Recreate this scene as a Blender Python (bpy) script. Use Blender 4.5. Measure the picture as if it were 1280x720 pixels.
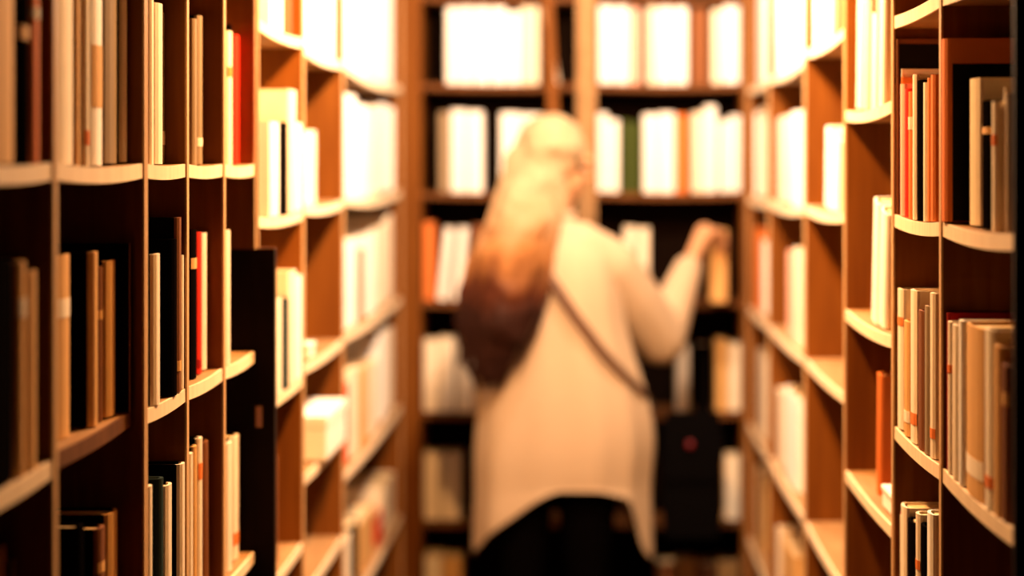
import bpy, bmesh, math, random
from mathutils import Vector, Matrix
random.seed(7)
for o in list(bpy.data.objects): bpy.data.objects.remove(o)
S = bpy.context.scene
COL = S.collection
# ------------------------------------------------------------------ camera
F = 3000.0          # focal length in pixels of a 1280 wide frame
CX, CY = 745.0, 210.0   # where the aisle's vanishing point lies in the frame
EYE = 1.42
cd = bpy.data.cameras.new('camera'); cam = bpy.data.objects.new('camera', cd); COL.objects.link(cam)
cam.location = (0, 0, EYE); cam.rotation_euler = (math.pi/2, 0, 0)
cd.sensor_width = 36; cd.lens = F/1280*36
cd.shift_x = (640-CX)/1280; cd.shift_y = (CY-360)/1280
cd.clip_start = 0.05
cd.dof.use_dof = True; cd.dof.focus_distance = 3.4; cd.dof.aperture_fstop = 2.1
S.camera = cam
# ------------------------------------------------------------------ world, lamps, exposure
w = bpy.data.worlds.new('world'); S.world = w; w.use_nodes = True
w.node_tree.nodes['Background'].inputs[0].default_value = (1, .5, .22, 1)
w.node_tree.nodes['Background'].inputs[1].default_value = 0.0
S.view_settings.view_transform = 'Standard'; S.view_settings.look = 'None'
S.view_settings.gamma = 1; S.view_settings.use_curve_mapping = False
S.view_settings.exposure = 0.0
def lamp(name, loc, power, color, rad):
    d = bpy.data.lights.new(name, 'POINT'); d.energy = power; d.color = color; d.shadow_soft_size = rad
    o = bpy.data.objects.new(name, d); o.location = loc; COL.objects.link(o); return o
lamp('aisle_lamp_near', (-.06, 4.22, EYE+.78), 255, (1, .50, .175), .05)
lamp('aisle_lamp_middle', (.04, 5.12, EYE+.86), 195, (1, .72, .49), .05)
lamp('aisle_lamp_far', (.16, 6.25, EYE+.95), 125, (1, .74, .54), .06)
# ------------------------------------------------------------------ materials
MATS = {}
def nodes(m):
    m.use_nodes = True; return m.node_tree.nodes, m.node_tree.links, m.node_tree.nodes['Principled BSDF']
def wood(name, c1, c2, rough=.5, axis='Z', scale=1.0):
    m = bpy.data.materials.new(name); n, l, b = nodes(m)
    tc = n.new('ShaderNodeTexCoord'); mp = n.new('ShaderNodeMapping')
    st = {'Z': (22, 22, 1.6), 'Y': (22, 1.6, 22)}[axis]
    mp.inputs['Scale'].default_value = [s*scale for s in st]
    nz = n.new('ShaderNodeTexNoise'); nz.inputs['Scale'].default_value = 2.2; nz.inputs['Detail'].default_value = 6
    nz.inputs['Distortion'].default_value = .6
    cr = n.new('ShaderNodeValToRGB'); cr.color_ramp.elements[0].position = .35; cr.color_ramp.elements[1].position = .68
    cr.color_ramp.elements[0].color = (*c1, 1); cr.color_ramp.elements[1].color = (*c2, 1)
    l.new(tc.outputs['Object'], mp.inputs[0]); l.new(mp.outputs[0], nz.inputs['Vector'])
    l.new(nz.outputs['Fac'], cr.inputs[0]); l.new(cr.outputs[0], b.inputs['Base Color'])
    b.inputs['Roughness'].default_value = rough; b.inputs['Specular IOR Level'].default_value = .04
    bp = n.new('ShaderNodeBump'); bp.inputs['Strength'].default_value = .08
    l.new(nz.outputs['Fac'], bp.inputs['Height']); l.new(bp.outputs[0], b.inputs['Normal'])
    return m
def plain(name, c, rough=.55, var=.12, scale=30, stretch=(1, 1, 1), bump=.05, spec=.4):
    m = bpy.data.materials.new(name); n, l, b = nodes(m)
    tc = n.new('ShaderNodeTexCoord'); mp = n.new('ShaderNodeMapping'); mp.inputs['Scale'].default_value = stretch
    nz = n.new('ShaderNodeTexNoise'); nz.inputs['Scale'].default_value = scale; nz.inputs['Detail'].default_value = 4
    mx = n.new('ShaderNodeMix'); mx.data_type = 'RGBA'
    mx.inputs[6].default_value = (*[v*(1-var) for v in c], 1); mx.inputs[7].default_value = (*[min(1, v*(1+var)) for v in c], 1)
    l.new(tc.outputs['Object'], mp.inputs[0]); l.new(mp.outputs[0], nz.inputs['Vector'])
    l.new(nz.outputs['Fac'], mx.inputs[0]); l.new(mx.outputs[2], b.inputs['Base Color'])
    b.inputs['Roughness'].default_value = rough; b.inputs['Specular IOR Level'].default_value = spec
    bp = n.new('ShaderNodeBump'); bp.inputs['Strength'].default_value = bump
    l.new(nz.outputs['Fac'], bp.inputs['Height']); l.new(bp.outputs[0], b.inputs['Normal'])
    return m
M = {
 'panel': wood('red_brown_wood', (.135, .042, .007), (.185, .062, .010), .5),
 'shelf': wood('shelf_wood', (.28, .15, .062), (.36, .20, .088), .5, 'Y'),
 'edge': wood('pale_lit_edge', (.78, .60, .40), (.86, .69, .48), .45, 'Z'),  # paler than the panels: brightness of light-facing edges put into the colour
 'upedge': wood('dim_lit_upright_edge', (.50, .30, .14), (.60, .38, .19), .5),  # duller than the shelf edges: lamp falloff put into the colour
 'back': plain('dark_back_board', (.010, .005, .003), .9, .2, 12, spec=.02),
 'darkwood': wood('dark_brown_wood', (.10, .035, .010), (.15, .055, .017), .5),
 'black': plain('matt_black', (.006, .004, .004), .7, .2, 20, spec=.1),
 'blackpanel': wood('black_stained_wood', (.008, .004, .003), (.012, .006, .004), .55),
 'floor': wood('floor_boards', (.04, .018, .008), (.07, .03, .014), .45, 'Y', .5),
 'plaster': plain('warm_plaster', (.05, .03, .02), .9, .05, 6),
 'pages': plain('page_edges', (.74, .55, .32), .9, .10, 60, (1, 14, .2), .15, 0),
 'brass': plain('dull_brass', (.55, .33, .12), .35, .1, 40),
 'paper': plain('white_card', (.90, .84, .74), .7, .03, 20),
 'skin': plain('skin', (.50, .25, .12), .6, .05, 20),
 'shirt': plain('cream_cotton', (.48, .34, .215), .85, .05, 60),
 'trousers': plain('black_denim', (.002, .0015, .0015), .95, .2, 60, spec=0),
 'leather': plain('black_leather', (.002, .0015, .0015), .9, .2, 60, spec=.02),
 'strap': plain('brown_leather', (.10, .04, .018), .55, .2, 60),
 'redtag': plain('red_enamel', (.16, .004, .010), .4, .05, 20),
}
CN = {'W': ('white', (.90, .86, .80)), 'C': ('cream', (.82, .70, .53)), 'T': ('tan', (.64, .36, .13)), 'O': ('orange', (.72, .20, .05)),
      'R': ('red', (.72, .035, .02)), 'K': ('black', (.004, .003, .003)), 'N': ('teal', (.03, .045, .042)), 'B': ('brown', (.20, .075, .03)),
      'G': ('dark green', (.05, .065, .015)), 'P': ('pink', (.85, .46, .34)), 'Y': ('grey-brown', (.28, .20, .12)), 'M': ('dark red', (.30, .012, .012))}
CM = {k: plain('cover_'+v[0].replace(' ', '_').replace('-', '_'), v[1], .8, .08, 25, spec=.0 if k in 'KN' else .03) for k, v in CN.items()}
# ------------------------------------------------------------------ mesh helpers
def box(bm, x0, x1, y0, y1, z0, z1):
    vs = [bm.verts.new((x, y, z)) for x in (x0, x1) for y in (y0, y1) for z in (z0, z1)]
    for f in ((0, 1, 3, 2), (4, 6, 7, 5), (0, 4, 5, 1), (2, 3, 7, 6), (0, 2, 6, 4), (1, 5, 7, 3)):
        bm.faces.new([vs[i] for i in f])
    return vs
def obj(name, bm, mat, parent=None, smooth=False, bevel=0):
    bmesh.ops.recalc_face_normals(bm, faces=bm.faces)
    me = bpy.data.meshes.new(name); bm.to_mesh(me); bm.free()
    o = bpy.data.objects.new(name, me); COL.objects.link(o)
    if mat: me.materials.append(mat)
    if parent is not None: o.parent = parent
    if smooth:
        for p in me.polygons: p.use_smooth = True
    if bevel:
        b = o.modifiers.new('bevel', 'BEVEL'); b.width = bevel; b.segments = 2; b.limit_method = 'ANGLE'
    return o
def bobj(name, dims, mat, parent=None, bevel=0):
    bm = bmesh.new(); box(bm, *dims); return obj(name, bm, mat, parent, False, bevel)
def thing(name, label, cat, loc=(0, 0, 0), group=None):
    o = bpy.data.objects.new(name, None); COL.objects.link(o); o.location = loc; o.empty_display_size = .05
    o['label'] = label; o['category'] = cat
    if group: o['group'] = group
    return o
def struct(name, dims, mat):
    o = bobj(name, dims, mat); o['kind'] = 'structure'; return o
# ------------------------------------------------------------------ room
struct('floor', (-2.3, 2.3, -1.2, 8.4, -.06, 0), M['floor'])
struct('ceiling', (-2.3, 2.3, -1.2, 8.4, 2.75, 2.83), M['plaster'])
struct('wall_left', (-2.38, -2.3, -1.2, 8.4, 0, 2.75), M['plaster'])
struct('wall_right', (2.3, 2.38, -1.2, 8.4, 0, 2.75), M['plaster'])
struct('wall_back', (-2.38, 2.38, 8.4, 8.48, 0, 2.75), M['plaster'])
struct('wall_front', (-2.38, 2.38, -1.28, -1.2, 0, 2.75), M['plaster'])
# ------------------------------------------------------------------ bookcases
A, B_, YB = .59, .46, 7.33     # front planes: left, right; back bookcase front distance
def YL(x, r=0): return F*(A+r)/(CX-x)
def YR(x, r=0): return F*(B_+r)/(x-CX)
def HZ(y, Y): return EYE+(CY-y)*Y/F
TH = .018; TE = .010
def bent_board(x0, x1, y0, y1, z, sag, th=.019, n=10, axis='Y'):
    """a shelf board, top face at height z, sagging a little in its middle"""
    bm = bmesh.new(); rows = []
    for i in range(n+1):
        t = i/n; d = -sag*4*t*(1-t)
        if axis == 'Y':
            y = y0+(y1-y0)*t; q = [(x0, y), (x1, y)]
        else:
            x = x0+(x1-x0)*t; q = [(x, y0), (x, y1)]
        rows.append([bm.verts.new((q[0][0], q[0][1], z+d)), bm.verts.new((q[1][0], q[1][1], z+d)),
                     bm.verts.new((q[1][0], q[1][1], z+d-th)), bm.verts.new((q[0][0], q[0][1], z+d-th))])
    for a, b in zip(rows, rows[1:]):
        for k in range(4): bm.faces.new((a[k], a[(k+1) % 4], b[(k+1) % 4], b[k]))
    bm.faces.new(rows[0]); bm.faces.new(rows[-1][::-1])
    return bm
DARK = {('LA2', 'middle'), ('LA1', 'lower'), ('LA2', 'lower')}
SHELF = {}     # (bay key, row) -> z of board top
def side_case(label, side, ys, bays, group, ztop=2.25, cut_last=None, edge='edge', first_dark=False):
    """side -1 left row, +1 right row; ys = distances of uprights; bays = list of (key, [board heights])"""
    X = -A if side < 0 else B_
    s = side
    root = thing('bookcase', label, 'bookcase', (X+s*.14, (ys[0]+ys[-1])/2, 0), group)
    ox, oy = root.location.x, root.location.y
    def D(x0, x1, y0, y1, z0, z1):
        a, b = sorted((X+s*x0-ox, X+s*x1-ox)); return (a, b, y0-oy, y1-oy, z0, z1)
    for i, y in enumerate(ys):
        TW = TE if i in (0, len(ys)-1) else TH
        y0 = y-TH/2; y0 = ys[0] if i == 0 else (y-TE if i == len(ys)-1 else y0)
        zb = cut_last if (cut_last and i == len(ys)-1) else 0
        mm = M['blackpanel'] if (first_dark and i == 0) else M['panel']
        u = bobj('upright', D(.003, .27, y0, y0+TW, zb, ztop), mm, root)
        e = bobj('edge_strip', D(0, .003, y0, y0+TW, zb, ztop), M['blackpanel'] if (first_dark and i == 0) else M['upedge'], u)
    for k, (key, hs) in enumerate(bays):
        y0 = ys[k]+(TE if k == 0 else TH/2)+.0005; y1 = ys[k+1]-(TE if k == len(ys)-2 else TH/2)-.0005
        for r, z in hs.items():
            sag = {'upper': .0055, 'middle': .005}.get(r, .003)*((y1-y0)/.5)**1.0
            a, b = sorted((X+s*.006-ox, X+s*.262-ox))
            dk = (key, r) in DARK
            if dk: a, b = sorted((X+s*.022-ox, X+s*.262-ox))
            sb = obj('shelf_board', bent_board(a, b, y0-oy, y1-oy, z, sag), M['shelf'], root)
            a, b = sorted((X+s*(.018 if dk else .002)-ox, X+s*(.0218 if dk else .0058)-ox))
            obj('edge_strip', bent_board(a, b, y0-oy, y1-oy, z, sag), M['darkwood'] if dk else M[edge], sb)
            SHELF[(key, r)] = (z, sag, y0, y1)
    yb0, yb1 = ys[0]+.001, ys[-1]-.001
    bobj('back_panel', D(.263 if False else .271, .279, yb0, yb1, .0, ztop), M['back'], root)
    bobj('top_panel', D(0, .27, yb0, yb1, ztop+.0005, ztop+.02), M['panel'], root)
    bobj('plinth', D(.03, .05, ys[0]+TH+.001, ys[-1]-TH-.001, 0, .06), M['darkwood'], root)
    return root
GL, GR = 'bookcases along the left side of the aisle', 'bookcases along the right side of the aisle'
def up(z): return EYE+z
gap = .003
yl = [2.24, YL(70), YL(183)-gap]
HA = {'top': up(.335), 'upper': up(.006), 'middle': up(-.318), 'lower': up(-.665), 'bottom': .07}
side_case('nearest bookcase of the left row, brown panels with pale front edges, out of focus', -1, yl,
          [('LA1', HA), ('LA2', HA)], GL)
yl = [YL(183), YL(235), YL(281), YL(320)]
side_case('sharply focused left bookcase of three narrow bays with pale shelf edges', -1, yl,
          [('LB1', HA), ('LB2', HA), ('LB3', HA)], GL, cut_last=up(-.14))
y0 = YL(320)+.03
yl = [y0, YL(380), YL(430), 7.295]
side_case('farthest left bookcase, orange brown panels, packed with pale blurred books', -1, yl,
          [('LC1', {'top': up(.60), 'upper': up(.262), 'middle': up(-.085), 'lower': up(-.42), 'bottom': up(-.755), 'floor': .07}),
           ('LC2', {'top': up(.60), 'upper': up(.25), 'middle': up(-.075), 'lower': up(-.40), 'bottom': up(-.625), 'floor': up(-.86)}),
           ('LC3', {'top': up(.60), 'upper': up(.25), 'middle': up(-.067), 'lower': up(-.392), 'bottom': up(-.72), 'floor': up(-1.05)})], GL)
# black lower panel that sticks out behind the focused bookcase
t = thing('end_panel', 'tall black panel jutting into the aisle past the focused left bookcase', 'panel', (-.70, YL(320)+.012, 0))
bobj('board', (-.15, .142, -.009, .015, 0, up(-.14)-.001), M['blackpanel'], t)
bobj('edge_strip', (-.15, .142, -.009, .015, up(-.14)-.0008, up(-.14)+.0012), M['darkwood'], t)
h = bobj('label_holder', (.100, .122, -.0125, -.0093, up(-.452), up(-.412)), M['black'], t)
bobj('card', (.110, .1205, -.0140, -.0127, up(-.450), up(-.414)), plain('rose_card', (.45, .22, .16), .7), h)
# right row
yr = [YR(1268), YR(1175), YR(1115)-gap]
HR = {'top': up(.60), 'row': 0}
def hr(y, x): return HZ(y, YR(x))
RA = {'overhead': up(.235), 'upper': up(-.072), 'middle': up(-.400), 'lower': up(-.735), 'bottom': .07}
side_case('nearest right bookcase in focus, two bays, dark near post, pale shelf edges', 1, yr,
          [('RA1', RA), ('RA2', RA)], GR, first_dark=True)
yr = [YR(1115), YR(1055), YR(1005)-gap]
side_case('second right bookcase, brown lit panels, sparsely filled staggered shelves', 1, yr,
          [('RB1', {'top': up(.45), 'upper': up(.106), 'middle': up(-.262), 'lower': up(-.560), 'bottom': up(-.90)}),
           ('RB2', {'top': up(.60), 'upper': up(.262), 'middle': up(-.082), 'lower': up(-.42), 'bottom': up(-.78)})], GR)
yr = [YR(1005), YR(960), 7.295]
RC = {'top': up(.60), 'upper': up(.245), 'middle': up(-.085), 'lower': up(-.42), 'bottom': up(-.775), 'floor': up(-1.12)}
side_case('farthest right bookcase, blurred, crowded with pale books up to the corner', 1, yr,
          [('RC1', RC), ('RC2', RC)], GR)
# back bookcase
KB = F/YB
def XB(x, Y=YB): return (x-CX)*Y/F
t = thing('bookcase', 'brown bookcase facing the camera across the aisle end, behind the woman', 'bookcase', (-.05, YB+.15, 0))
ox, oy = -.05, YB+.15
Xl, Xr = -.60, .47
for x0, x1 in ((Xl, XB(526)), (XB(721), XB(745)), (XB(928), Xr)):
    d = .012 if x1-x0 > .05 else 0
    u = bobj('upright', (x0-ox, x1-ox, .004-.15, .13, 0, 2.25), M['panel'], t)
    bobj('edge_strip', (x0-ox, x1-ox, -.15, .0038-.15, 0, 2.25), M['panel'] if x0 != XB(721) else M['shelf'], u)
BROW = {'r0': -6, 'r1': 104, 'r2': 240, 'r3': 376, 'r4': 515, 'r5': 651, 'r6': 780}
for r, y in BROW.items():
    z = max(HZ(y, YB), .05)
    for k, (x0, x1) in enumerate(((XB(526), XB(721)), (XB(745), XB(928)))):
        sb = obj('shelf_board', bent_board(x0+.0005-ox, x1-.0005-ox, .006-.15, .13, z, .004, axis='X'), M['darkwood'], t)
        obj('edge_strip', bent_board(x0+.0005-ox, x1-.0005-ox, .001-.15, .0055-.15, z, .004, axis='X'), M['darkwood'], sb)
    SHELF[('BK', r)] = (z, .004, XB(526), XB(721))
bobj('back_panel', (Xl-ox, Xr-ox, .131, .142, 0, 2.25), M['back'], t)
bobj('top_panel', (Xl-ox, Xr-ox, -.15, .142, 2.2505, 2.27), M['panel'], t)
# ------------------------------------------------------------------ books
ORD = ['first', 'second', 'third', 'fourth', 'fifth', 'sixth', 'seventh', 'eighth', 'ninth', 'tenth', 'eleventh', 'twelfth',
       'thirteenth', 'fourteenth', 'fifteenth', 'sixteenth']
def book_parts(root, th, h, dp, col, rounded=.25, band=None, face=None, shaded_boards=None):
    """book standing at the origin: spine faces local -Y, thickness along X, height along Z"""
    ct = min(.0028, th*.16); e = .003
    bm = bmesh.new(); n = 6; out = []; inn = []
    bul = min(.008, th*.22)
    pts = [(-th/2, dp)] + [(-th/2, .004)] + [(-th/2*math.cos(math.pi*i/n), .004-bul*math.sin(math.pi*i/n)) for i in range(1, n)] + [(th/2, .004), (th/2, dp)]
    ins = [(-th/2+ct, dp)] + [(-th/2+ct, .007)] + [(-(th/2-ct)*math.cos(math.pi*i/n), .007-bul*.8*math.sin(math.pi*i/n)) for i in range(1, n)] + [(th/2-ct, .007), (th/2-ct, dp)]
    for z in (0, h):
        out.append([bm.verts.new((x, y, z)) for x, y in pts]); inn.append([bm.verts.new((x, y, z)) for x, y in ins])
    m = len(pts)
    for i in range(m-1):
        bm.faces.new((out[0][i], out[0][i+1], out[1][i+1], out[1][i]))
        bm.faces.new((inn[0][i+1], inn[0][i], inn[1][i], inn[1][i+1]))
        for k in (0, 1): bm.faces.new((out[k][i], out[k][i+1], inn[k][i+1], inn[k][i]))
    for i in (0, m-1): bm.faces.new((out[0][i], out[1][i], inn[1][i], inn[0][i]))
    c = obj('cover', bm, CM[col], root)
    if shaded_boards:
        c.data.materials.append(CM[shaded_boards])
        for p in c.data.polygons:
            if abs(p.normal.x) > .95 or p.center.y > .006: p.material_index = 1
    bm = bmesh.new(); g = .0003
    box(bm, -th/2+ct+g, th/2-ct-g, .0075, dp-e, e, h-e*1.2)
    obj('pages', bm, M['pages'], root)
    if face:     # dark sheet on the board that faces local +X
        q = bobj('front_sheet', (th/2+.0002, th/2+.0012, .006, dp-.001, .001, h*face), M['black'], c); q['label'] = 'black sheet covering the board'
    if band:
        bc, z0, z1 = band; bm = bmesh.new(); o = .0006
        P = [(-th/2*math.cos(math.pi*i/n), .004-(bul+.0)*math.sin(math.pi*i/n)-o) for i in range(1, n)]
        r0 = [bm.verts.new((x, y, h*z0)) for x, y in P]; r1 = [bm.verts.new((x, y, h*z1)) for x, y in P]
        q0 = [bm.verts.new((x, y+.0004, h*z0)) for x, y in P]; q1 = [bm.verts.new((x, y+.0004, h*z1)) for x, y in P]
        for i in range(len(P)-1):
            bm.faces.new((r0[i], r0[i+1], r1[i+1], r1[i])); bm.faces.new((q0[i], q1[i], q1[i+1], q0[i+1]))
            bm.faces.new((r0[i], q0[i], q0[i+1], r0[i+1])); bm.faces.new((r1[i], r1[i+1], q1[i+1], q1[i]))
        for i in (0, len(P)-1): bm.faces.new((r0[i], r1[i], q1[i], q0[i]))
        b = obj('spine_label', bm, CM[bc], c); b['label'] = CN[bc][0]+' spine label'
def size_word(th, h):
    return ('thick ' if th > .055 else 'slim ' if th < .026 else '')+('tall ' if h > .27 else 'short ' if h < .17 else '')
def fill_side(side, key, row, where, books, group, rec=.025):
    z, sag, b0, b1 = SHELF[(key, row)]
    Yf = YL if side < 0 else YR
    X = -A if side < 0 else B_; prev = None
    for i, bk in enumerate(books):
        x0, x1, yt, col = bk[:4]; opt = bk[4] if len(bk) > 4 else {}
        r = opt.get('r', max(.002, rec+random.uniform(-.004, .006)*(0 if rec < .01 else 1)))
        ya, yb = sorted((Yf(x0, r), Yf(x1, r)))
        ya = max(ya, b0+.002); yb = min(yb, b1-.002)
        if yb-ya < .008: yb = min(ya+.008, b1-.002); ya = yb-.008
        if prev is not None:
            if side < 0: ya = max(ya, prev+.0015); yb = max(yb, ya+.006)
            else: yb = min(yb, prev-.0015); ya = min(ya, yb-.006)
        if ya < b0+.0015 or yb > b1-.0015: print('BOUND', key, row, i, ya-b0, b1-yb); ya = max(ya, b0+.0015); yb = min(yb, b1-.0015)
        if yb-ya < .004: print('SKIP', key, row, i); continue
        prev = yb if side < 0 else ya
        th = (yb-ya)-.0012; ym = (ya+yb)/2
        h = max(HZ(yt, ym)-z, .05)
        zz = z-sag*4*min(((ya-b0)/(b1-b0))*(1-(ya-b0)/(b1-b0)), ((yb-b0)/(b1-b0))*(1-(yb-b0)/(b1-b0)))+.0014
        nxt = {'upper': .33}.get(row, .33)
        h = min(h, .305); dp = min(opt.get('d', random.uniform(.14, .17)), .26-r-.012)
        lean = opt.get('lean', 0)
        if lean and not opt.get('whole'): pass
        lab = '%s%s book, %s from left on %s' % (size_word(th, h), CN[col][0]+('-spined' if key[:2] in ('LA', 'LB') and col not in 'KN' else ''), ORD[i], where)
        if lean: lab = lab.replace(' book,', ' leaning book,')
        for q_ in ('tall ', 'short ', 'thick ', 'slim '):
            if len(lab.split()) > 16: lab = lab.replace(q_, '')
        rt = thing('book', lab, 'book', (X+side*r, ym, zz), group)
        rt.rotation_euler = (0, 0, math.pi/2 if side < 0 else -math.pi/2)
        if lean:
            th = min(th, .04) if not opt.get('keep') else th
            rt.rotation_euler = (math.radians(lean), 0, rt.rotation_euler.z)
            rt.rotation_mode = 'XYZ'
            a = math.radians(lean)
            rt.location.z += abs(math.sin(a))*th/2
            # pivot at the foot
            R = Matrix.Rotation(math.radians(lean), 4, 'X')
            rt.rotation_euler = (R @ Matrix.Rotation(math.pi/2 if side < 0 else -math.pi/2, 4, 'Z')).to_euler()
        bd = opt.get('band'); bo = 'K' if (key[:2] in ('LA', 'LB') and col not in 'KN') else None  # black boards on near-left books: shade on their covers put into the colour
        if bd is None and key[:2] in ('LA', 'LB', 'RA') and random.random() < .3 and th > .012:
            c_ = {'W': 'B', 'C': 'O', 'T': 'C', 'O': 'C', 'R': 'C', 'K': 'T', 'N': 'C', 'B': 'T', 'G': 'C', 'P': 'R', 'Y': 'C', 'M': 'C'}[col]
            q_ = random.choice((.12, .66, .74)); bd = (c_, q_, q_+random.uniform(.05, .11))
        book_parts(rt, th, h, dp, col, band=bd, face=opt.get('face'), shaded_boards=bo)
UP = 'upper shelf of '
g1, g2 = 'books in the left bookcases', 'books in the right bookcases'
nb = 'nearest left bookcase'
fb = 'focused left bookcase'
fill_side(-1, 'LA1', 'upper', 'eye-level shelf, leftmost bay of picture', [(-60, -22, -60, 'C'), (-20, 19, -40, 'T'), (20, 36, -32, 'K'), (37, 48, -40, 'O')], g1, .006)
fill_side(-1, 'LA2', 'upper', 'eye-level shelf, second bay from picture left', [(69, 92, -45, 'C'), (93, 100, -30, 'T'), (101, 112, -18, 'C'), (113, 128, -38, 'W', {'band': ('T', .30, .62)}), (130, 147, -30, 'Y'), (148, 161, -42, 'C')], g1)
fill_side(-1, 'LB1', 'upper', 'eye-level shelf, focused left bookcase, first bay', [(187, 192, -10, 'C'), (193, 203, 4, 'C'), (204, 212, 17, 'Y')], g1)
fill_side(-1, 'LB2', 'upper', 'eye-level shelf, focused left bookcase, second bay', [(240, 245, 22, 'Y'), (246, 252, 20, 'Y')], g1)
fill_side(-1, 'LB3', 'upper', 'eye-level shelf, bay holding the bright red spine', [(284, 289, 38, 'C'), (290, 291.5, 30, 'K'), (292.5, 300, 45, 'R')], g1)
fill_side(-1, 'LA1', 'middle', 'middle shelf, leftmost bay of picture', [(-30, 17, 325, 'K'), (20, 31, 325, 'T'), (32, 45, 338, 'T')], g1, .008)
fill_side(-1, 'LA2', 'middle', 'middle shelf, second bay from picture left', [(70, 88, 315, 'T', {'r': .045}), (113, 121, 312, 'T'), (122, 128, 332, 'B'), (129, 144, 326, 'T'), (145.5, 154, 305, 'B', {'r': .012})], g1, .035)
fill_side(-1, 'LB1', 'middle', 'middle shelf, focused left bookcase, first bay', [(191, 199, 317, 'C'), (214, 220, 298, 'K'), (221, 226, 272, 'B'), (227.5, 233, 320, 'C')], g1, .003)
fill_side(-1, 'LB2', 'middle', 'middle shelf, focused left bookcase, second bay', [(238, 245, 286, 'K'), (246, 251, 290, 'R', {'band': ('M', .04, .1)}), (252, 258, 292, 'W')], g1)
fill_side(-1, 'LB3', 'middle', 'middle shelf, focused left bookcase, third bay', [(281, 287, 288, 'C', {'r': .006})], g1)
fill_side(-1, 'LA1', 'lower', 'lower shelf, leftmost bay of picture', [(-30, 10, 690, 'B'), (20, 40, 702, 'T')], g1, .04)
fill_side(-1, 'LA2', 'lower', 'lower shelf, second bay from picture left', [(95, 104, 655, 'K'), (121, 130, 658, 'B'), (134, 147, 640, 'T')], g1, .035)
fill_side(-1, 'LB1', 'lower', 'lower shelf, focused left bookcase, first bay', [(184.5, 190, 608, 'C'), (199, 204, 597, 'N'), (206, 214, 605, 'C'), (224, 231, 580, 'C')], g1, .004)
fill_side(-1, 'LB2', 'lower', 'lower shelf, focused left bookcase, second bay', [(237, 241, 566, 'C'), (242, 246, 557, 'T'), (247.5, 252, 547, 'C'), (255, 260, 552, 'B', {'lean': 1.5})], g1, .02)
fill_side(-1, 'LB3', 'lower', 'lower shelf, focused left bookcase, third bay', [(283, 289, 552, 'C'), (291, 298, 545, 'C')], g1, .02)
cb = ' farthest left bookcase'
fill_side(-1, 'LC1', 'upper', 'top shelf, first bay of'+cb, [(340, 354, -50, 'W'), (356, 364, -40, 'B')], g1)
fill_side(-1, 'LC1', 'middle', 'second shelf, first bay of'+cb, [(339, 349, 150, 'W'), (352, 360, 150, 'K'), (362, 370, 112, 'C'), (371, 378, 155, 'W')], g1, .004)
fill_side(-1, 'LC1', 'lower', 'third shelf, first bay of'+cb, [(344, 352, 372, 'C'), (354, 361, 372, 'N'), (362, 370, 338, 'C'), (371, 379, 345, 'W')], g1, .004)
fill_side(-1, 'LC1', 'bottom', 'fourth shelf, first bay of'+cb, [(341, 348, 570, 'B', {'lean': 2})], g1)
fill_side(-1, 'LC2', 'upper', 'top shelf, second bay of'+cb, [(384, 399, -60, 'W'), (400, 413, -60, 'C'), (414, 428, -50, 'W')], g1)
fill_side(-1, 'LC2', 'middle', 'second shelf, second bay of'+cb, [(379, 387, 162, 'W'), (388, 395, 160, 'C')], g1)
fill_side(-1, 'LC3', 'upper', 'top shelf, last bay of'+cb, [(430, 445, -20, 'W'), (446, 460, -30, 'W'), (461, 470, -15, 'C'), (471, 486, -20, 'W'), (487, 499, -10, 'W')], g1)
fill_side(-1, 'LC3', 'middle', 'second shelf, last bay of'+cb, [(430, 446, 116, 'W'), (447, 461, 125, 'W'), (462, 473, 128, 'C'), (474, 487, 130, 'W'), (488, 498, 135, 'W')], g1)
fill_side(-1, 'LC3', 'lower', 'third shelf, last bay of'+cb, [(430, 447, 298, 'W'), (448, 456, 308, 'Y'), (457, 470, 288, 'W'), (473, 484, 283, 'C'), (486, 498, 268, 'C')], g1)
fill_side(-1, 'LC3', 'bottom', 'fourth shelf, last bay of'+cb, [(429, 436, 480, 'R'), (437, 449, 458, 'C'), (450, 460, 455, 'T'), (461, 473, 450, 'C'), (476, 484, 412, 'W'), (486, 498, 410, 'C')], g1)
fill_side(-1, 'LC3', 'floor', 'lowest shelf, last bay of'+cb, [(429, 439, 670, 'C'), (440, 448, 650, 'K'), (449, 468, 640, 'T'), (469, 478, 640, 'R'), (480, 498, 600, 'C')], g1)
nr = 'nearest right bookcase'
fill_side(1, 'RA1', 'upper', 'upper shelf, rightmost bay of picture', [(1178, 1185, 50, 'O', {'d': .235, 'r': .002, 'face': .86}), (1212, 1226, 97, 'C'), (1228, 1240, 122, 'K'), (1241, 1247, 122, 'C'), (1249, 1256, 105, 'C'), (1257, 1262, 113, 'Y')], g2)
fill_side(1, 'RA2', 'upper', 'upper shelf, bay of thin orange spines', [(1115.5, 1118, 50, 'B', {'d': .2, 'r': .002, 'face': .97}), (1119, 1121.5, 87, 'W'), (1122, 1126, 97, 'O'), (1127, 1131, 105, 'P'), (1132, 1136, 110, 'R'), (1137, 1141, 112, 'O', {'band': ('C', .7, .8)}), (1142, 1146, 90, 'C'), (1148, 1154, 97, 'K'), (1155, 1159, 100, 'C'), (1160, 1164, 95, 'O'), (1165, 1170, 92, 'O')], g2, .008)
fill_side(1, 'RA1', 'middle', 'middle shelf, rightmost bay of picture', [(1181, 1185, 392, 'M'), (1186, 1191, 402, 'C'), (1192, 1199, 405, 'C'), (1200, 1206, 398, 'W'), (1207, 1231, 404, 'T'), (1232, 1243, 408, 'C'), (1244, 1253, 430, 'T'), (1254, 1262, 455, 'B')], g2, .006)
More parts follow.
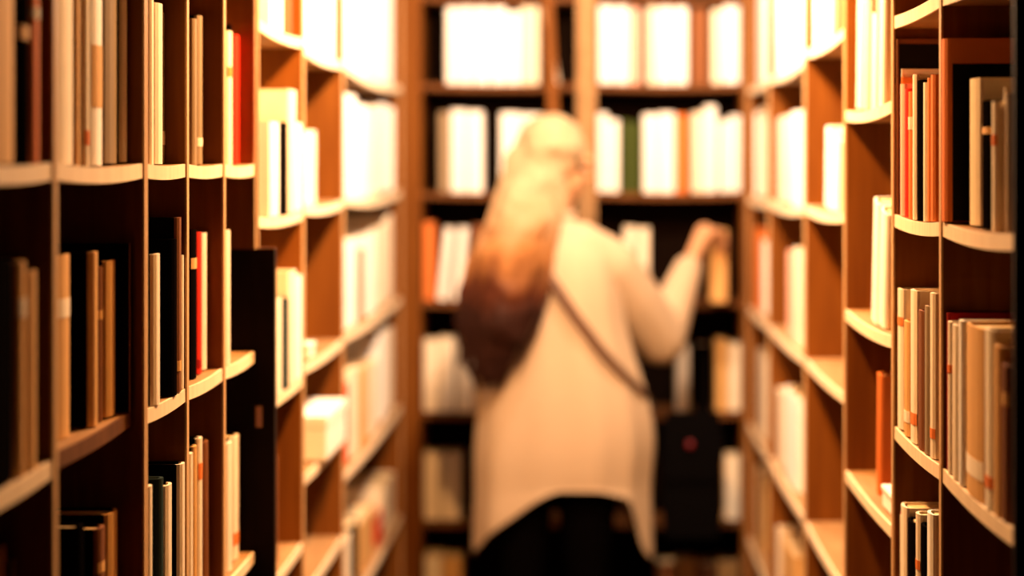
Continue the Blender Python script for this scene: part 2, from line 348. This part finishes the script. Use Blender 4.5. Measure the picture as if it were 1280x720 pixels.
fill_side(1, 'RA2', 'middle', 'middle shelf, left bay of nearest right bookcase', [(1123, 1130, 362, 'C'), (1131, 1138, 400, 'T'), (1139, 1147, 360, 'C'), (1149, 1156, 385, 'B'), (1157, 1163, 380, 'Y'), (1164, 1170, 365, 'C')], g2, .008)
fill_side(1, 'RA2', 'lower', 'lowest visible shelf of nearest right bookcase', [(1117, 1120, 640, 'R'), (1121, 1126, 645, 'C'), (1127, 1134, 632, 'C'), (1135, 1144, 650, 'K'), (1146, 1151, 640, 'C'), (1152, 1159, 655, 'K'), (1160, 1167, 640, 'W')], g2, .008)
sb = ' second right bookcase'
fill_side(1, 'RB1', 'upper', 'upper shelf, near bay of'+sb, [(1068, 1076, -60, 'W', {'lean': 6}), (1078, 1086, -60, 'C', {'lean': 6}), (1088, 1096, -60, 'W', {'lean': 6, 'band': ('B', .62, .72)}), (1098, 1106, -60, 'W', {'lean': 6})], g2, .02)
fill_side(1, 'RB1', 'middle', 'middle shelf, near bay of'+sb, [(1090, 1097, 250, 'W', {'lean': 10, 'keep': 1}), (1099, 1106, 262, 'W', {'lean': 10, 'keep': 1})], g2, .02)
fill_side(1, 'RB1', 'lower', 'lower shelf, near bay of'+sb, [(1095, 1102, 465, 'O', {'lean': 5})], g2, .03)
fill_side(1, 'RB2', 'upper', 'top shelf, far bay of'+sb, [(1012, 1022, -40, 'W'), (1023, 1040, -30, 'C'), (1041, 1047, -35, 'Y')], g2)
fill_side(1, 'RB2', 'middle', 'second shelf, far bay of'+sb, [(1031, 1039, 165, 'W', {'lean': 9, 'keep': 1}), (1041, 1047, 172, 'W', {'lean': 9, 'keep': 1})], g2, .02)
tb = ' farthest right bookcase'
fill_side(1, 'RC1', 'upper', 'top shelf, near bay of'+tb, [(962, 975, -30, 'W'), (976, 989, -30, 'W'), (990, 1001, -20, 'W')], g2)
fill_side(1, 'RC1', 'middle', 'second shelf, near bay of'+tb, [(962, 972, 150, 'W'), (973, 985, 145, 'C'), (986, 1000, 135, 'W')], g2)
fill_side(1, 'RC1', 'lower', 'third shelf, near bay of'+tb, [(984, 991, 312, 'P'), (992, 1000, 308, 'C')], g2)
fill_side(1, 'RC1', 'bottom', 'fourth shelf, near bay of'+tb, [(965, 980, 490, 'C'), (981, 996, 488, 'W')], g2)
fill_side(1, 'RC1', 'floor', 'lowest shelf, near bay of'+tb, [(963, 974, 660, 'C'), (976, 992, 680, 'T')], g2)
fill_side(1, 'RC2', 'upper', 'top shelf, corner bay of'+tb, [(936, 946, 0, 'W'), (947, 957, -10, 'W')], g2)
fill_side(1, 'RC2', 'middle', 'second shelf, corner bay of'+tb, [(936, 946, 140, 'W'), (947, 957, 135, 'C')], g2)
fill_side(1, 'RC2', 'lower', 'third shelf, corner bay of'+tb, [(936, 942, 280, 'N'), (943, 949, 285, 'O'), (950, 957, 300, 'W')], g2)
fill_side(1, 'RC2', 'bottom', 'fourth shelf, corner bay of'+tb, [(936, 946, 445, 'C'), (947, 957, 440, 'C')], g2)
fill_side(1, 'RC2', 'floor', 'lowest shelf, corner bay of'+tb, [(936, 944, 580, 'C'), (945, 956, 600, 'T')], g2)
def fill_back(row, where, books):
    z = SHELF[('BK', row)][0]; g = 'books in the back bookcase'
    nL = 0
    for i, bk in enumerate(books):
        x0, x1, yt, col = bk[:4]; opt = bk[4] if len(bk) > 4 else {}
        Y = YB+.022+random.uniform(-.006, .01)
        xa, xb = XB(x0, Y), XB(x1, Y); th = xb-xa-.0015; xm = (xa+xb)/2
        h = min(HZ(max(yt, 8), Y)-z, .30)
        side = 'left half' if x1 < 722 else 'right half'
        idx = i if x1 < 722 else i-sum(1 for q in books if q[1] < 722)
        lean = opt.get('lean', 0)
        lab = '%s%s %sbook, %s from left, %s of back bookcase, %s' % (size_word(th, h), CN[col][0], 'leaning ' if lean else '', ORD[idx], side, where)
        lo, hi = ((XB(526), XB(721)) if x1 < 722 else (XB(745), XB(928)))
        tt = (xm-lo)/(hi-lo)
        rt = thing('book', lab, 'book', (xm, Y, z-.004*4*min(((xa-lo)/(hi-lo))*(1-(xa-lo)/(hi-lo)), ((xb-lo)/(hi-lo))*(1-(xb-lo)/(hi-lo)))+.0012+(abs(math.sin(math.radians(lean)))*th/2)), g)
        rt.rotation_euler = (0, math.radians(lean), 0)
        book_parts(rt, th, h, random.uniform(.14, .18), col)
fill_back('r1', 'top row', [(557, 572, 9, 'W'), (573, 590, 2, 'W'), (591, 612, 0, 'W'), (613, 632, 8, 'W'), (633, 650, 14, 'W'), (651, 663, 5, 'C'), (664, 674, 6, 'C'), (689, 699, 6, 'C', {'lean': -8}),
    (748, 768, 8, 'W'), (769, 786, 3, 'W'), (788, 800, 10, 'P'), (809, 822, 8, 'C'), (823, 842, 5, 'W'), (843, 860, 8, 'W'), (864, 886, 10, 'B'), (890, 903, 12, 'C'), (904, 925, 6, 'W')])
fill_back('r2', 'second row', [(548, 562, 140, 'Y'), (563, 582, 137, 'W'), (583, 603, 138, 'W'), (625, 650, 140, 'W'), (651, 678, 142, 'W'), (682, 700, 143, 'C'),
    (747, 760, 142, 'W'), (761, 774, 150, 'W'), (776, 787, 150, 'G'), (788, 801, 152, 'G'), (804, 822, 142, 'W'), (823, 844, 140, 'W'), (846, 859, 142, 'O'), (865, 880, 140, 'C'), (881, 896, 132, 'W'), (900, 912, 150, 'W'), (913, 926, 145, 'W')])
fill_back('r3', 'third row', [(529, 542, 278, 'O'), (546, 558, 285, 'W', {'lean': 6}), (564, 576, 284, 'W', {'lean': 6}), (590, 615, 280, 'B'),
    (780, 795, 283, 'C'), (797, 812, 284, 'C')])
fill_back('r4', 'fourth row', [(529, 548, 425, 'C'), (549, 568, 422, 'C'), (570, 592, 430, 'C'), (593, 612, 440, 'T'),
    (846, 862, 432, 'C'), (870, 888, 430, 'K'), (895, 910, 425, 'T'), (911, 926, 430, 'C')])
fill_back('r5', 'fifth row', [(529, 550, 567, 'C'), (552, 576, 566, 'C'), (888, 906, 572, 'T'), (907, 925, 570, 'C')])
fill_back('r6', 'lowest row', [(530, 552, 695, 'C'), (553, 578, 697, 'T'), (820, 845, 703, 'B'), (846, 870, 700, 'T'), (872, 895, 705, 'B'), (897, 925, 702, 'T')])
# lone things on shelves
def block(name, label, cat, X0, X1, Y0, Y1, z, h, mats, lines=3):
    t = thing(name, label, cat, ((X0+X1)/2, (Y0+Y1)/2, z+.0006)); w, d = (X1-X0)/2, (Y1-Y0)/2
    bobj('body', (-w, w, -d, d, 0, h*.72), mats[0], t, .002)
    bobj('lid', (-w-.002, w+.002, -d-.002, d+.002, h*.72+.0004, h), mats[1], t, .002)
    return t
block('card_box', 'white card box on a shelf in the far left bookcase, beside the red spine', 'box', -.70, -.575, 5.12, 5.52, SHELF[('LC2', 'bottom')][0], .095, (M['paper'], M['paper']))
block('card_box', 'small pale box above the white card box, far left bookcase', 'box', -.66, -.60, 5.02, 5.12, SHELF[('LC2', 'lower')][0], .03, (M['paper'], M['paper']))
block('card_box', 'small pale box lying low in the second right bookcase, below the orange book', 'box', .475, .56, 3.80, 3.98, SHELF[('RB1', 'lower')][0], .035, (M['paper'], M['paper']))
# batten leaning against the back bookcase
t = thing('wooden_batten', 'narrow pale wooden batten leaning on the back bookcase above the woman', 'batten', (XB(696, 7.0), 7.13, .0))
bm = bmesh.new()
p0 = Vector((.06, 0, .002)); p1 = Vector((-.035, .185, 2.0))
for p in (p0, p1):
    pass
vs = []
for p in (p0, p1):
    vs += [bm.verts.new(p+Vector(d)) for d in ((-.016, -.009, 0), (.016, -.009, 0), (.016, .009, 0), (-.016, .009, 0))]
for k in range(4): bm.faces.new((vs[k], vs[(k+1) % 4], vs[4+(k+1) % 4], vs[4+k]))
bm.faces.new(vs[:4]); bm.faces.new(vs[4:])
obj('rail', bm, M['panel'], t, bevel=.002)
# ------------------------------------------------------------------ woman
PY = 6.75; PX = -.12
def sph(bm, c, r, seg=20, rot=None):
    r = (r, r, r) if not isinstance(r, (tuple, list)) else r
    m = Matrix.Translation(Vector(c)) @ (rot if rot else Matrix.Identity(4)) @ Matrix.Diagonal((*r, 1))
    bmesh.ops.create_uvsphere(bm, u_segments=seg, v_segments=seg//2+2, radius=1, matrix=m)
def cap(bm, a, b, ra, rb, seg=16):
    a = Vector(a); b = Vector(b); d = b-a; n = max(2, int(d.length/(min(ra, rb)*.55)))
    q = d.to_track_quat('Z', 'Y').to_matrix().to_4x4()
    m = Matrix.Translation((a+b)/2) @ q
    bmesh.ops.create_cone(bm, cap_ends=True, segments=seg, radius1=ra, radius2=rb, depth=d.length, matrix=m)
    sph(bm, a, ra, seg); sph(bm, b, rb, seg)
def chain(bm, pts, rs, seg=16):
    for i in range(len(pts)-1): cap(bm, pts[i], pts[i+1], rs[i], rs[i+1], seg)
def fused(name, bm, mat, parent, voxel=.006, smooth=6):
    o = obj(name, bm, mat, parent)
    r = o.modifiers.new('fuse', 'REMESH'); r.mode = 'VOXEL'; r.voxel_size = voxel; r.use_smooth_shade = True
    s = o.modifiers.new('relax', 'SMOOTH'); s.factor = .6; s.iterations = smooth
    return o
def P(x, y, Y): return Vector(((x-CX)*Y/F-PX, Y-PY, EYE+(CY-y)*Y/F))
W = thing('person', 'woman seen from behind in a cream shirt, long hair, reaching for a book', 'person', (PX, PY, 0))
head = P(698, 203, PY); neck = P(688, 268, PY); chest = Vector((0, .01, 1.08))
RS = P(738, 305, PY); LS = P(620, 318, PY)
RE = P(826, 424, 6.90); RW = P(862, 330, 7.07)
LE = Vector((-.20, .14, .93)); LW = Vector((-.11, .22, 1.02))
hipR = Vector((.092, 0, .80)); hipL = Vector((-.092, 0, .80))
hipc = Vector((.005, 0, .83))
kR = Vector((.095, -.01, .45)); kL = Vector((-.085, -.01, .45)); aR = Vector((.10, .03, .09)); aL = Vector((-.09, .03, .09))
ft = Vector((.88, .40, -.26)).normalized()     # where the face points
bm = bmesh.new()
rt_ = Matrix.Rotation(math.atan2(ft.y, ft.x)-math.pi/2, 4, 'Z') @ Matrix.Rotation(-.26, 4, 'X')
R4 = Matrix.Translation(head) @ rt_
def hl(x, y, z): return R4 @ Vector((x, y, z))      # head local: +Y is forward
sph(bm, hl(0, -.012, .022), (.074, .092, .088), 24, rt_)
sph(bm, hl(0, .030, -.045), (.054, .056, .062), 20, rt_)
cap(bm, hl(0, .060, -.085), hl(0, .030, -.075), .020, .040)          # chin, jaw
cap(bm, hl(0, .083, .012), hl(0, .100, -.022), .009, .013)           # nose
sph(bm, hl(.011, .093, -.024), .009, 10, rt_); sph(bm, hl(-.011, .093, -.024), .009, 10, rt_)
cap(bm, hl(-.018, .082, -.050), hl(.018, .082, -.050), .007, .007)   # upper lip
cap(bm, hl(-.015, .080, -.060), hl(.015, .080, -.060), .0075, .0075)
cap(bm, hl(-.045, .068, .026), hl(.045, .068, .026), .013, .013)     # brow
for s in (-1, 1): sph(bm, hl(s*.075, -.008, -.012), (.010, .018, .030), 12, rt_)
cap(bm, neck+Vector((0, 0, -.05)), head+Vector((-.005, -.01, -.05)), .052, .050)
chain(bm, [neck+Vector((0, 0, -.05)), chest, Vector((0, 0, .95)), hipc], [.07, .105, .10, .13])
cap(bm, RS+Vector((-.02, 0, -.03)), LS+Vector((.02, 0, -.03)), .055, .055)
chain(bm, [RS+Vector((-.02, 0, -.02)), RE, RW], [.048, .038, .025])
chain(bm, [LS+Vector((.02, 0, -.02)), LE, LW], [.048, .038, .025])
chain(bm, [hipR, kR, aR], [.085, .052, .036]); chain(bm, [hipL, kL, aL], [.085, .052, .036])
# right hand closes over the top of the book
HB = P(899, 286, 7.2)            # top middle of the held book, in the woman's coordinates
palm = RW+(HB-RW)*.62+Vector((-.012, -.012, .030))
def hand(bm, wrist, palm, fdir, side, up_, bend, n4=((.024, .072), (.008, .080), (-.008, .074), (-.023, .058))):
    cap(bm, wrist, palm, .022, .026); 
    f = fdir.normalized(); s = side.normalized(); u = up_.normalized()
    for off, _ in n4: cap(bm, wrist.lerp(palm, .7)+s*off*.5, palm+s*off+f*.028, .014, .0105, 10)
    for off, L in n4:
        a = palm+s*off+f*.030; pts = [a]; d = f.copy()
        for k in range(3):
            ang = bend[k]; d = (d*math.cos(ang)-u*math.sin(ang)).normalized(); u2 = None
            pts.append(pts[-1]+d*L*(.46, .30, .24)[k])
            u = u
        chain(bm, pts, [.0095, .009, .0082, .0072], 10)
    a = wrist.lerp(palm, .55)+s*.022
    chain(bm, [a, a+s*.020+f*.022-u*.010, a+s*.020+f*.048-u*.026], [.012, .0105, .0085], 10)
hand(bm, RW, palm, Vector((.75, .62, -.10)), Vector((-.55, .62, -.35)), Vector((0, 0, 1)), (.35, .75, .55))
lp = LW+Vector((.05, .05, .03))
hand(bm, LW, lp, Vector((.7, .6, .2)), Vector((-.5, .6, .3)), Vector((.2, -.5, .8)), (.3, .4, .3))
body = fused('body', bm, M['skin'], W, .0045, 4)
# eyes
for s in (-1, 1):
    bm = bmesh.new(); sph(bm, hl(s*.030, .066, .008), .011, 16); obj('eye', bm, plain('eye_white', (.7, .6, .5), .3, 0), W, True)
# trousers
bm = bmesh.new()
sph(bm, hipc+Vector((0, 0, .0)), (.165, .125, .12), 24)
chain(bm, [hipR+Vector((-.005, 0, 0)), Vector((.100, 0, .60)), kR, aR+Vector((0, 0, .02))], [.108, .108, .080, .052])
chain(bm, [hipL+Vector((.005, 0, 0)), Vector((-.098, 0, .60)), kL, aL+Vector((0, 0, .02))], [.108, .108, .080, .052])
fused('trousers', bm, M['trousers'], W, .008, 5)
for s, an in ((1, aR), (-1, aL)):
    bm = bmesh.new()
    cap(bm, (an.x, an.y-.03, .045), (an.x+s*.01, an.y+.13, .036), .040, .034); cap(bm, (an.x, an.y, .06), (an.x, an.y, .12), .045, .045)
    o = fused('shoe', bm, M['leather'], W, .006, 4)
# shirt: a loose lofted tunic whose back hem arches up between two long side tails
def xl(x): return (x-CX)*PY/F-PX
prof = [  # z, left x px, right x px, half depth
 (1.275, 664, 716, .060), (1.255, 650, 728, .068), (1.225, 622, 748, .085), (1.185, 606, 764, .105), (1.13, 604, 770, .120), (1.05, 612, 774, .128),
 (.97, 612, 778, .132), (.88, 604, 790, .140), (.78, 598, 804, .150), (.68, 593, 814, .155), (.60, 591, 812, .155), (.53, 592, 808, .150)]
N = 72
bm = bmesh.new(); rings = []
def folds(th, k): return 1+.03*k*math.sin(5*th+1.0)+.02*k*math.sin(11*th+2.2)
for i, (z, xa, xb, d) in enumerate(prof):
    cx = (xl(xa)+xl(xb))/2; rx = (xl(xb)-xl(xa))/2; k = min(1, i/6); ring = []
    for j in range(N):
        th = 2*math.pi*j/N; c, s = math.cos(th), math.sin(th); f = folds(th, k)
        ring.append(bm.verts.new((cx+rx*c*f, d*math.copysign(abs(s)**.85, s)*f, z)))
    rings.append(ring)
def hem(th):
    c, s = math.cos(th), math.sin(th)
    if s < 0: return .535-.20*(abs(c-.08)/1.08)**1.5 if c < .08 else .535-.06*((c-.08)/.92)**2-.16*max(0, (c-.78)/.22)
    return .50-.18*abs(c)**3
for t_ in (.35, .7, 1.0):
    ring = []
    z, xa, xb, d = prof[-1]; cx = (xl(xa)+xl(xb))/2; rx = (xl(xb)-xl(xa))/2
    for j in range(N):
        th = 2*math.pi*j/N; c, s = math.cos(th), math.sin(th); f = folds(th, 1)*(1+.03*t_)
        zz = z+(min(hem(th), z-.002*t_)-z)*t_
        ring.append(bm.verts.new((cx+rx*c*f, d*math.copysign(abs(s)**.85, s)*f, zz)))
    rings.append(ring)
for a, b in zip(rings, rings[1:]):
    for j in range(N): bm.faces.new((a[j], a[(j+1) % N], b[(j+1) % N], b[j]))
sh = obj('shirt', bm, M['shirt'], W, True)
m_ = sh.modifiers.new('thick', 'SOLIDIFY'); m_.thickness = .004; m_.offset = 1
m_ = sh.modifiers.new('sub', 'SUBSURF'); m_.levels = 1; m_.render_levels = 2
def sleeve(S_, E_, W_, sgn):
    bm = bmesh.new()
    s0 = S_+Vector((-sgn*.035, 0, -.02))
    chain(bm, [s0, S_.lerp(E_, .25), S_.lerp(E_, .6), E_, E_.lerp(W_, .45), E_.lerp(W_, .93)], [.084, .088, .084, .074, .058, .042], 20)
    o = fused('sleeve', bm, M['shirt'], W, .007, 5); return o
sleeve(RS, RE, RW, 1); sleeve(LS, LE, LW, -1)
bm = bmesh.new()
for k in range(28):      # collar band
    pass
for j in range(24):
    a0, a1 = 2*math.pi*j/24, 2*math.pi*(j+1)/24
    v = [bm.verts.new((neck.x+r*math.cos(a), r*math.sin(a)*.9, z)) for a in (a0, a1) for r, z in ((.062, 1.262), (.066, 1.300))]
    bm.faces.new((v[0], v[2], v[3], v[1]))
bmesh.ops.remove_doubles(bm, verts=bm.verts, dist=.0001)
o = obj('collar', bm, M['shirt'], W, True); m_ = o.modifiers.new('thick', 'SOLIDIFY'); m_.thickness = .004
# hair: blonde crown that turns dark brown towards the ends
hm = bpy.data.materials.new('blonde_to_brown_hair'); n, l, b = nodes(hm)
tc = n.new('ShaderNodeTexCoord'); sx = n.new('ShaderNodeSeparateXYZ'); l.new(tc.outputs['Object'], sx.inputs[0])
nz = n.new('ShaderNodeTexNoise'); nz.inputs['Scale'].default_value = 13; nz.inputs['Detail'].default_value = 3; mp = n.new('ShaderNodeMapping'); mp.inputs['Scale'].default_value = (1.8, 1.8, .8); l.new(tc.outputs['Object'], mp.inputs[0]); l.new(mp.outputs[0], nz.inputs['Vector'])
ad = n.new('ShaderNodeMath'); ad.operation = 'MULTIPLY_ADD'; ad.inputs[1].default_value = .20; l.new(nz.outputs['Fac'], ad.inputs[0]); l.new(sx.outputs[2], ad.inputs[2])
mr = n.new('ShaderNodeMapRange'); mr.inputs[1].default_value = 1.12; mr.inputs[2].default_value = 1.44; l.new(ad.outputs[0], mr.inputs[0])
cr = n.new('ShaderNodeValToRGB'); l.new(mr.outputs[0], cr.inputs[0])
e = cr.color_ramp.elements; e[0].position = 0; e[0].color = (.022, .005, .002, 1); e[1].position = 1; e[1].color = (.36, .25, .14, 1)
x = cr.color_ramp.elements.new(.22); x.color = (.07, .016, .005, 1); x = cr.color_ramp.elements.new(.55); x.color = (.30, .12, .033, 1)
l.new(cr.outputs[0], b.inputs['Base Color']); b.inputs['Roughness'].default_value = .65; b.inputs['Specular IOR Level'].default_value = .15
bm = bmesh.new()
sph(bm, hl(0, -.034, .032), (.096, .100, .094), 28, rt_)
sph(bm, hl(.0, -.045, -.02), (.094, .080, .095), 24, rt_)
c1 = P(660, 262, PY-.08); c2 = P(636, 330, PY-.13); c3 = P(625, 400, PY-.15); c4 = P(612, 458, PY-.15)
chain(bm, [hl(0, -.05, -.03), c1, c2, c3, c4], [.080, .088, .100, .090, .045], 24)
sph(bm, P(610, 385, PY-.14), (.075, .04, .11), 20); 
hv = fused('hair', bm, hm, W, .008, 6)
tx = bpy.data.textures.new('hair_waves', 'CLOUDS'); tx.noise_scale = .07
dm = hv.modifiers.new('waves', 'DISPLACE'); dm.texture = tx; dm.strength = .035; dm.mid_level = .5
bm = bmesh.new()
rnd = random.Random(3)
def tube(bm, pts, rs, seg=5):
    prev = None
    for i, p in enumerate(pts):
        d = (pts[min(i+1, len(pts)-1)]-pts[max(i-1, 0)]).normalized()
        u = d.cross(Vector((0, 1, .01))).normalized(); v = d.cross(u)
        ring = [bm.verts.new(p+(u*math.cos(2*math.pi*k/seg)+v*math.sin(2*math.pi*k/seg))*rs[i]) for k in range(seg)]
        if prev:
            for k in range(seg): bm.faces.new((prev[k], prev[(k+1) % seg], ring[(k+1) % seg], ring[k]))
        prev = ring
for k in range(170):
    a = rnd.uniform(-1, 1); dpt = rnd.uniform(.6, 1.0); ph = rnd.uniform(0, 6.28)
    pts = []
    for i, (c, wd, dd) in enumerate(((hl(0, -.02, .115), .01, .0), (hl(0, -.06, .075), .055, .045), (hl(0, -.07, -.01), .085, .055), (c1, .092, .075), (c2, .108, .085), ((c2+c3)/2, .110, .075), (c3, .105, .065), (c4, .075, .045), (c4+Vector((-.01, 0, -.06)), .045, .03))):
        wv = .018*math.sin(ph+i*1.3) if i > 2 else 0
        pts.append(c+Vector((a*wd+wv, -dd*math.sqrt(max(0, 1-a*a*.85))*dpt, rnd.uniform(-.01, .01) if i > 1 else 0)))
    L = rnd.randint(7, 9)
    tube(bm, pts[:L], [.004]*(L-1)+[.0012])
o = obj('hair_strands', bm, hm, W, True)
# shoulder bag and its strap
bag = thing('shoulder_bag', 'black shoulder bag with a small red tag hanging at the woman\'s right hip', 'bag', (.275, 6.87, .36))
bm = bmesh.new(); prf = [(-.075, 0), (.075, 0), (.088, .10), (.086, .26), (.070, .36), (-.070, .36), (-.086, .26), (-.088, .10)]
fr = [bm.verts.new((x, -.045, z)) for x, z in prf]; bk = [bm.verts.new((x, .045, z)) for x, z in prf]
for k in range(8): bm.faces.new((fr[k], fr[(k+1) % 8], bk[(k+1) % 8], bk[k]))
bm.faces.new(fr); bm.faces.new(bk[::-1]); obj('pouch', bm, M['leather'], bag, bevel=.012)
bm = bmesh.new(); prf = [(-.082, .17), (.082, .17), (.090, .27), (.074, .368), (-.074, .368), (-.090, .27)]
fr = [bm.verts.new((x, -.054, z)) for x, z in prf]; bk = [bm.verts.new((x, -.046, z)) for x, z in prf]
for k in range(6): bm.faces.new((fr[k], fr[(k+1) % 6], bk[(k+1) % 6], bk[k]))
bm.faces.new(fr); bm.faces.new(bk[::-1]); obj('flap', bm, M['leather'], bag, bevel=.003)
bm = bmesh.new(); sph(bm, (-.008, -.062, .275), (.010, .006, .011), 16); tg = obj('tag', bm, M['redtag'], bag, True); tg['label'] = 'small red tag'
bm = bmesh.new()
def Q(x, y, z): return Vector((x+PX, y+PY, z))-Vector((.275, 6.87, .36))
path = [Q(.02, .155, 1.06), Q(-.06, .10, 1.20), Q(-.085, .0, 1.262), Q(-.075, -.075, 1.235), Q(-.045, -.112, 1.175), Q(.005, -.138, 1.10), Q(.065, -.146, 1.01), Q(.125, -.138, .93), Q(.185, -.110, .86), Q(.245, -.05, .80), Q(.285, .04, .735)]
prev = None; hw = .013
for i, p in enumerate(path):
    d = (path[min(i+1, len(path)-1)]-path[max(i-1, 0)]).normalized()
    out = (p+Vector((.275, 6.87, .36))-Vector((PX, PY, (p.z+.36)))); out.z = .15 if i < 3 else 0; out.normalize()
    sd = d.cross(out).normalized()*hw; th_ = out*.003
    r = [bm.verts.new(p+sd), bm.verts.new(p-sd), bm.verts.new(p-sd+th_), bm.verts.new(p+sd+th_)]
    if prev:
        for k in range(4): bm.faces.new((prev[k], prev[(k+1) % 4], r[(k+1) % 4], r[k]))
    else: bm.faces.new(r)
    prev = r
bm.faces.new(prev); o = obj('strap', bm, M['strap'], bag, True); o['label'] = 'dark brown cross-body strap'
# the book her hand is pulling out
hb = HB+Vector((PX, PY, 0))
rt = thing('book', 'tan book being drawn from the back bookcase by the woman\'s hand', 'book', (hb.x, 7.215, 1.0170))
rt.rotation_euler = (0, 0, 0)
book_parts(rt, .050, hb.z-.004-1.017, .160, 'T')
